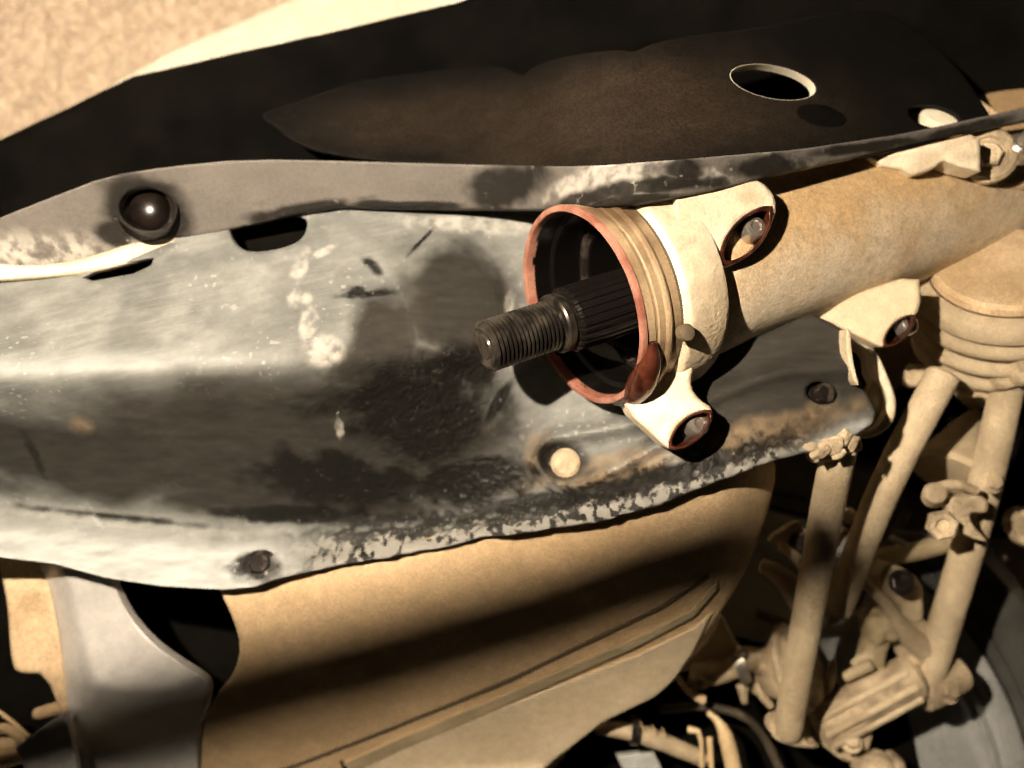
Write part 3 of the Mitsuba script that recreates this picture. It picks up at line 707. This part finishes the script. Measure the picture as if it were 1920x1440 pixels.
rb = thing('ribbed_block', 'ribbed tan pivot block lying between two rod ends at the bottom right', 'block')
BX = np.array([.86, .50, .06]); BX /= np.linalg.norm(BX)
bo = W(1540, 1362, -.112)
obj('body', tube([bo, bo + BX * .052], .0112, 26), 'm_dustlump', rb)
for k in range(3):
    side = np.cross(BX, [0, 0, 1.0])
    o = bo + np.array([0, 0, .0108]) - side * (k - 1) * .0072 - np.array([0, 0, .0025]) * abs(k - 1)
    obj('rib', tube([o - BX * .001, o + BX * .048], .0021, 12), 'm_rod', rb)
obj('foot', sheet(smooth_line([(1555, 1345), (1620, 1352), (1640, 1372), (1612, 1385), (1590, 1410), (1610, 1430), (1580, 1428), (1545, 1400), (1510, 1380), (1508, 1350), (1530, 1356)], closed=True, it=2), plane(-.112), .010, 7, edge=6), 'm_dustlump', rb)
obj('lip', sheet(smooth_line([(1600, 1360), (1640, 1350), (1632, 1400), (1622, 1412), (1606, 1388)], closed=True, it=2), plane(-.108), .008, 6, edge=5), 'm_dustlump', rb)
lump('pivot_block', 'pale angular cast block left of the rightmost rod', 'block', cat(sheet(smooth_line([(1655, 1055), (1690, 1062), (1728, 1090), (1732, 1125), (1700, 1150), (1664, 1122), (1644, 1090)], closed=True, it=1), lambda x, y: -.098 + .00008 * (1090 - y), .018, 6, edge=9),
     sheet(smooth_line([(1690, 1120), (1722, 1102), (1732, 1140), (1728, 1170), (1690, 1162)], closed=True, it=1), plane(-.101), .014, 6, edge=7)), 'm_rod')
lump('bent_arm', 'thin bent arm crossing below the pale angular block', 'arm', cat(ptube([(1612, 1086, -.095), (1664, 1132, -.098), (1690, 1180, -.102), (1730, 1215, -.106)], [9, 11, 19, 24]), sheet(smooth_line([(1680, 1150), (1750, 1165), (1750, 1220), (1700, 1205)], closed=True, it=1), plane(-.103), .01, 7, edge=6)), 'm_rubber')
lump('cross_pipe', 'dull grey green pipe crossing behind the rightmost rod', 'pipe', ptube([(1640, 1046, -.112), (1710, 1036, -.112), (1800, 1012, -.116)], [17, 18, 17]), 'm_greentrim')
lump('cross_pipe', 'darker thin pipe above the grey green pipe', 'pipe', ptube([(1670, 1000, -.118), (1740, 1008, -.118), (1810, 990, -.12)], [9, 11, 11]), 'm_greydark')
lump('bright_pin', 'small shiny steel pin above the grey green pipe', 'pin', ptube([(1670, 1008, -.100), (1698, 1022, -.100)], [6, 6]), 'm_steel')
lump('cast_knuckle', 'knobby cast knuckle between the middle and rightmost rods', 'knuckle', cat(rock(1645, 1172, -.108, 27, 30, .010, .3, 21, .2), rock(1636, 1212, -.112, 22, 34, .009, -.2, 22, .2), ptube([(1620, 1150, -.108), (1640, 1142, -.106), (1662, 1160, -.106)], [8, 9, 8])), 'm_greentrim')
lump('hook_ring', 'half ring hook under the knobby knuckle', 'hook', ptube([(1602, 1246, -.108), (1622, 1228, -.106), (1644, 1230, -.106), (1654, 1252, -.108)], [9, 10, 10, 7]), 'm_rod')
lump('stub_pin', 'short slanted stub pin above the ribbed block', 'pin', ptube([(1584, 1270, -.108), (1632, 1246, -.106)], [10, 12]), 'm_greentrim')
lump('spring_leaf', 'curved thin leaf beside the leftmost rod near its lower end', 'leaf spring', ptube([(1540, 1315, -.115), (1556, 1280, -.112), (1562, 1240, -.114)], [9, 10, 7]))
lump('flat_bracket', 'flat pale bracket plate left of the leftmost rod', 'bracket', sheet(smooth_line([(1436, 1014), (1478, 986), (1498, 975), (1516, 998), (1514, 1042), (1488, 1024), (1460, 1018)], closed=True, it=1), plane(-.088, 0, -.1, 1480, 1010), .005, 7, edge=4), 'm_rod')
lump('lever_arm', 'slim lever arm touching the leftmost rod', 'lever', ptube([(1462, 1022, -.080), (1488, 1040, -.078), (1512, 1068, -.08)], [8, 10, 11]), 'm_rod')
lump('dog_bone_link', 'bone shaped link left of the leftmost rod', 'link', cat(ptube([(1428, 1062, -.088), (1452, 1068, -.086), (1482, 1098, -.088), (1496, 1130, -.092)], [14, 16, 22, 18])), 'm_rubber')
lump('gap_tab', 'small pale tab showing between the leftmost and middle rods', 'tab', cat(rock(1590, 966, -.085, 14, 12, .005, .3, 31, .15), ptube([(1582, 992, -.09), (1568, 1022, -.092)], [10, 6])))
lump('shaded_cone', 'brown shaded cone shape between the two right rods', 'cone', cat(lathe([(-.012, .002), (0, .008), (.014, .014), (.024, .0185), (.027, .0175), (.027, 0)], W(1815, 806, -.105), (-.45, -.72, .3), 40)), 'm_rubber')
lump('corner_tab', 'small cream tab under the rubber boot', 'tab', cat(sheet(smooth_line([(1796, 722), (1828, 716), (1848, 730), (1886, 738), (1876, 762), (1846, 744), (1812, 746)], closed=True, it=1), plane(-.075), .006, 6, edge=4)))
lump('edge_bracket', 'tan bracket at the right edge beside the rightmost rod', 'bracket', sheet(smooth_line([(1896, 990), (1904, 962), (1940, 950), (1960, 1030), (1925, 1030)], closed=True, it=1), plane(-.1), .01, 8, edge=6))
lump('rod_side_tab', 'small tan tab at the boot side left of the middle rod', 'tab', rock(1714, 705, -.075, 16, 22, .006, -.4, 41, .2))

cb = thing('cone_boot', 'flared cone boot behind the foot of the leftmost rod', 'boot')
obj('flare', lathe([(-.022, .0085), (-.012, .012), (-.004, .0165), (0, .021), (.002, .0225), (.004, .0222), (.0055, .0195), (.009, .0185), (.010, .0150), (.0102, 0)], W(1482, 1254, -.112), (.72, .35, .5), 48), 'm_dustlump', cb)
obj('stem', ptube([(1466, 1260, -.115), (1430, 1240, -.112), (1390, 1234, -.108)], [36, 26, 22]), 'm_dustlump', cb)
lump('elbow_pipe', 'fat elbow pipe at the lower middle leading to the cone boot', 'pipe', cat(ptube([(1300, 1262, -.104), (1330, 1262, -.102), (1372, 1250, -.102), (1408, 1236, -.106)], [20, 26, 24, 20]), rock(1308, 1276, -.100, 16, 14, .006, 0, 44, .15)))
lump('shield_end', 'pale curled end of the tan shield above the elbow pipe', 'shield end', sheet(smooth_line([(1268, 1262), (1300, 1228), (1330, 1196), (1352, 1150), (1362, 1166), (1386, 1216), (1400, 1232), (1340, 1245), (1300, 1256)], closed=True, it=1), lambda x, y: -.103 + .00006 * (1230 - y), .01, 7, edge=7), 'm_strip')
lump('hanging_tab', 'narrow tab hanging under the elbow pipe', 'tab', cat(ptube([(1392, 1284, -.11), (1396, 1316, -.112)], [12, 6]), ptube([(1412, 1268, -.108), (1424, 1300, -.108), (1446, 1324, -.108)], [4, 8, 7])), 'm_rod')
lump('lock_wire', 'small bent wire with a knob at the lower middle', 'wire', cat(ptube([(1270, 1268, -.098), (1284, 1290, -.096), (1300, 1304, -.096), (1318, 1312, -.098)], [5, 6, 6, 9])), 'm_wire')
lump('curled_wire', 'curled pale wire loop at the bottom middle', 'wire', cat(ptube([(1292, 1368, -.096), (1308, 1366, -.094), (1316, 1388, -.094), (1316, 1440, -.096)], [7, 6, 4, 4]), ptube([(1330, 1384, -.098), (1334, 1440, -.098)], [6, 5])), 'm_wire')
lump('sleeved_cable', 'thick pale sleeved cable right of the curled wire', 'cable', ptube([(1328, 1336, -.1), (1348, 1352, -.098), (1362, 1380, -.096), (1380, 1460, -.096)], [5, 7, 15, 15]), 'm_wire')
lump('frayed_hose', 'frayed tan hose curving under the tan shield at the bottom', 'hose', ptube([(1120, 1366, -.100), (1180, 1368, -.097), (1250, 1394, -.097), (1320, 1424, -.1)], [10, 17, 17, 14], wob=.0006), 'm_rod')
lump('frayed_thread', 'three short pale threads sticking out of the tan hose', 'threads', cat(*[ptube([(x, y, -.092), (x - 7, y - 16, -.09)], [2.2, .8], n=8) for x, y in ((1208, 1370), (1230, 1376), (1248, 1380))]), 'm_wire')
lump('grey_tag', 'small grey plate under the tan hose at the bottom edge', 'plate', sheet([(1156, 1418), (1226, 1410), (1250, 1460), (1176, 1460)], plane(-.11), .004, 8, edge=4), 'm_grey')
lump('bottom_knob', 'dusty knob cut by the bottom edge under the ribbed block', 'knob', cat(rock(1640, 1448, -.11, 34, 34, .012, .2, 51, .12), rock(1672, 1440, -.11, 14, 26, .008, -.4, 52, .12)))

def hexbolt(px, py, z, axis, r, label, m='m_oily_steel'):
    single('hex_bolt', bolt(W(px, py, z), axis, r, r * .9, r * 1.45), m, label, 'bolt')


hexbolt(1690, 1092, -.088, (-.2, .3, .9), .0042, 'hex bolt on the face of the pale angular cast block')
hexbolt(1500, 1018, -.083, (-.3, .1, .9), .0036, 'hex bolt on the flat bracket plate left of the leftmost rod')
hexbolt(1596, 1392, -.104, (-.1, .5, .8), .0036, 'hex bolt at the foot of the ribbed pivot block', 'm_dustlump')
hexbolt(1775, 1294, -.105, (.2, .3, .9), .0046, 'dull hex bolt head on the end eye of the rightmost rod', 'm_dustlump')
hexbolt(1860, 905, -.062, (.1, .2, .95), .0034, 'hex bolt through the rightmost rod beside the two knob clip', 'm_dustlump')


def ring(c, axis, r, t, n=40):
    a, u, w = frame(axis)
    return lathe([(-t, r), (-t * .9, r + .0012), (t * .9, r + .0012), (t, r)], c, axis, n)


single('hose_clip', cat(ring(W(1386, 1242, -.106), (.85, .3, .1), .0092, .0028), ptube([(1380, 1222, -.095), (1394, 1226, -.095)], [7, 7])), 'm_steel', 'worn steel hose clip round the elbow pipe', 'hose clip')
single('hose_clip', cat(ring(W(1190, 1369, -.0972), (.9, -.1, 0), .0056, .0022), ptube([(1184, 1352, -.092), (1196, 1354, -.092)], [5, 5])), 'm_oily_steel', 'dark narrow clip round the frayed tan hose', 'hose clip')
single('black_cable', ptube([(1420, 1150, -.125), (1500, 1180, -.118), (1600, 1150, -.12), (1640, 1060, -.125), (1700, 960, -.13)], [9, 9, 9, 9, 9]), 'm_cable', 'thin black cable winding behind the rods', 'cable')
single('black_cable', ptube([(1240, 1330, -.118), (1330, 1320, -.112), (1420, 1350, -.11), (1470, 1460, -.11)], [8, 8, 8, 8]), 'm_cable', 'thin black cable curving under the elbow pipe', 'cable')

# ------------------------------------------------------------------ tan shield
sd = thing('splash_shield', 'large tan dusty shield curving below the grey channel', 'shield')


def zsh(x, y):
    t = y - np.interp(x, [-100, 200, 500, 700, 1000, 1300, 1500], [1080, 1085, 1085, 1050, 990, 915, 850])
    z = np.interp(x, [400, 700, 1000, 1200, 1400], [-.044, -.042, -.032, -.016, -.008]) - .030 * np.clip(t / 330, 0, 2) ** 2 - .00003 * np.clip(t, 0, 400)
    e = np.clip((x - 1330) / 130, 0, 1)
    return np.maximum(z, -.098) - .03 * e ** 2


SH = [(990, 1475), (376, 1475), (380, 1360), (392, 1330), (410, 1296), (440, 1262), (452, 1212), (438, 1160), (414, 1112), (408, 1086), (520, 1062), (700, 1026), (850, 1000), (1050, 966), (1200, 936), (1440, 846), (1458, 880), (1440, 960), (1408, 1050), (1376, 1110), (1340, 1165), (1300, 1222), (1262, 1272), (1230, 1300), (1130, 1350), (1040, 1420)]  # left edge notched in the shape of the leg shadow
obj('panel', sheet(smooth_line(SH, closed=True, it=1), zsh, .004, 12, edge=6, wob=.0009), 'm_shield', sd)


def band(nodes, w0, w1, zo, th):
    n = np.asarray(nodes, float)
    up = n - [0, 1] * np.interp(np.linspace(0, 1, len(n)), [0, 1], [w0, w1])[:, None] / 2
    dn = n + [0, 1] * np.interp(np.linspace(0, 1, len(n)), [0, 1], [w0, w1])[:, None] / 2
    return sheet(np.vstack([up, dn[::-1]]), lambda x, y: zsh(x, y) + zo, th, 8, edge=3)


obj('edge_strip', sheet([(560, 1470), (700, 1424), (960, 1318), (1200, 1226), (1300, 1178), (1336, 1150), (1300, 1222), (1262, 1276), (1228, 1306), (1130, 1354), (1040, 1424), (980, 1476)], lambda x, y: zsh(x, y) + .0022, .004, 10, edge=5), 'm_strip', sd, label='paler lower edge strip of the shield')
obj('seam', band([(420, 1482), (560, 1434), (700, 1380), (860, 1316), (960, 1274), (1080, 1216), (1240, 1140), (1330, 1080)], 7, 9, .0012, .002), 'm_seam', sd)
obj('seam', band([(640, 1446), (760, 1392), (900, 1334), (1050, 1268), (1180, 1212), (1300, 1150), (1345, 1098)], 26, 14, .0030, .002), 'm_greentrim', sd, label='grey green sealing strip along the shield')
obj('clip', cat(rock(1188, 1238, -.092, 8, 24, .005, -.35, 61, .1), ptube([(1186, 1252, -.092), (1192, 1262, -.092)], [7, 6])), 'm_black', sd, label='small black clip on the sealing strip')
obj('clip', ptube([(640, 1428, -.090), (650, 1446, -.09)], [4, 4], n=10), 'm_black', sd)

# ------------------------------------------------------------------ bottom left
lg = thing('grey_bracket', 'smooth grey bracket leg hanging under the left end of the channel', 'bracket')
LEG = smooth_line([(56, 1030), (62, 1070), (84, 1130), (104, 1190), (116, 1250), (124, 1300), (132, 1360), (140, 1410), (152, 1470), (372, 1470), (371, 1400), (372, 1366), (384, 1340), (393, 1300), (392, 1278), (372, 1262), (336, 1240), (296, 1212), (262, 1178), (236, 1142), (218, 1104), (206, 1070), (200, 1030)], closed=True, it=1)


def zleg(x, y):
    xl = np.interp(y, [1030, 1130, 1300, 1470], [58, 84, 124, 152])
    crest = 1262 + 30 * np.sin(np.clip((x - 110) / 300, 0, 1) * np.pi) - 10 * np.clip((x - 330) / 60, 0, 1)
    z = -.066 - (y - 1050) * 3.0e-5
    t = y - crest
    down = np.log1p(np.exp(np.clip(t / 14, -30, 30))) * 14
    z = z - 2.1e-4 * down + 2.3e-4 * np.log1p(np.exp(np.clip((t - 130 + (x - 150) * .0) / 10, -30, 30))) * 10
    z = z + .015 * np.exp(np.clip(t, -500, 0) / 75)
    side = np.clip((60 - (x - xl)) / 60, 0, 1)
    z = z - .022 * side ** 1.5 * np.clip((1330 - y) / 60, 0, 1)
    z = z + .0045 * np.exp(-((x - xl - 8) / 14) ** 2) * np.clip((y - 1300) / 60, 0, 1)
    return z


obj('shell', sheet(LEG, zleg, .005, 7, edge=6), 'm_plastic', lg)
lump('flat_plate', 'flat grey plate in the lower left corner beside the bracket leg', 'plate', sheet([(28, 1402), (60, 1378), (96, 1352), (122, 1334), (138, 1400), (150, 1470), (60, 1470)], plane(-.060, .0, -.05, 90, 1400), .003, 9, edge=3), 'm_plastic')
lump('side_block', 'tan upright block at the left edge behind the bracket leg', 'block', sheet(smooth_line([(-10, 1030), (80, 1030), (110, 1180), (120, 1260), (134, 1340), (118, 1345), (86, 1262), (40, 1262), (26, 1254), (20, 1220), (14, 1130), (6, 1090)], closed=True, it=1), lambda x, y: -.078 - .00012 * np.clip(1110 - y, 0, 200), .012, 8, edge=5), 'm_cast')
lump('leg_shadow_sheet', 'black sheet standing in for the shadow of the bracket leg at the lower left corner', 'cover', sheet([(-90, 1040), (500, 1040), (520, 1480), (-90, 1480)], plane(-.145), .004, 30), 'm_black')  # black sheet seen through the notch, in place of the leg shadow
lump('side_tube', 'short tan tube behind the flat grey plate at the left', 'tube', cat(ptube([(70, 1338, -.105), (100, 1330, -.1), (128, 1322, -.098)], [10, 12, 12]),), 'm_cast')
lump('corner_wire', 'thin pale wire slanting at the lower left edge', 'wire', ptube([(-20, 1322, -.085), (20, 1350, -.085), (52, 1380, -.085)], [4, 4, 4]), 'm_wire')
lump('corner_hose', 'pale ringed hose end in the lower left corner', 'hose', cat(ptube([(-20, 1372, -.09), (10, 1362, -.088), (36, 1378, -.088), (44, 1400, -.09)], [10, 9, 9, 8]), ptube([(-20, 1426, -.092), (30, 1420, -.09), (60, 1410, -.09)], [16, 15, 12]), ptube([(-20, 1396, -.1), (30, 1394, -.1)], [14, 12])), 'm_wire')

# ------------------------------------------------------------------ the hand lamp (out of the picture)
lp = thing('hand_lamp', 'small hand lamp lighting the parts from the upper left, with an added shadow bar', 'lamp')
ld = np.array([.02, -.10, 0]) - LAMP
ld /= np.linalg.norm(ld)
k = obj('bulb', trimesh.Trimesh(trimesh.creation.icosphere(3, LAMP_R).vertices + LAMP, trimesh.creation.icosphere(3).faces, process=False), 'm_cream', lp, smooth=True)
scene[k]['emitter'] = {'type': 'area', 'radiance': {'type': 'rgb', 'value': list(LAMP_POWER)}}
obj('socket', lathe([(-.05, 0), (-.05, .008), (-.006, .008), (-.0065, .006), (-.0055, 0)], LAMP, ld, 32), 'm_black', lp)
FB = .2
GA, GB = [LAMP + FB * (W(*q) - LAMP) for q in ((60, 1430, -.09), (1650, 1062, -.09))]
obj('shadow_bar', tube([GA - (GB - GA) * .12, GA, GB, GB], .0047, 20, it=0), 'm_black', lp)  # unseen bar added to cast the shadow band along the bottom
obj('shadow_bar_arm', tube([GA - (GB - GA) * .12, LAMP - ld * .03 + np.array([-.006, -.004, 0])], .002, 12), 'm_black', lp)  # arm added only to hold the shadow-casting bar
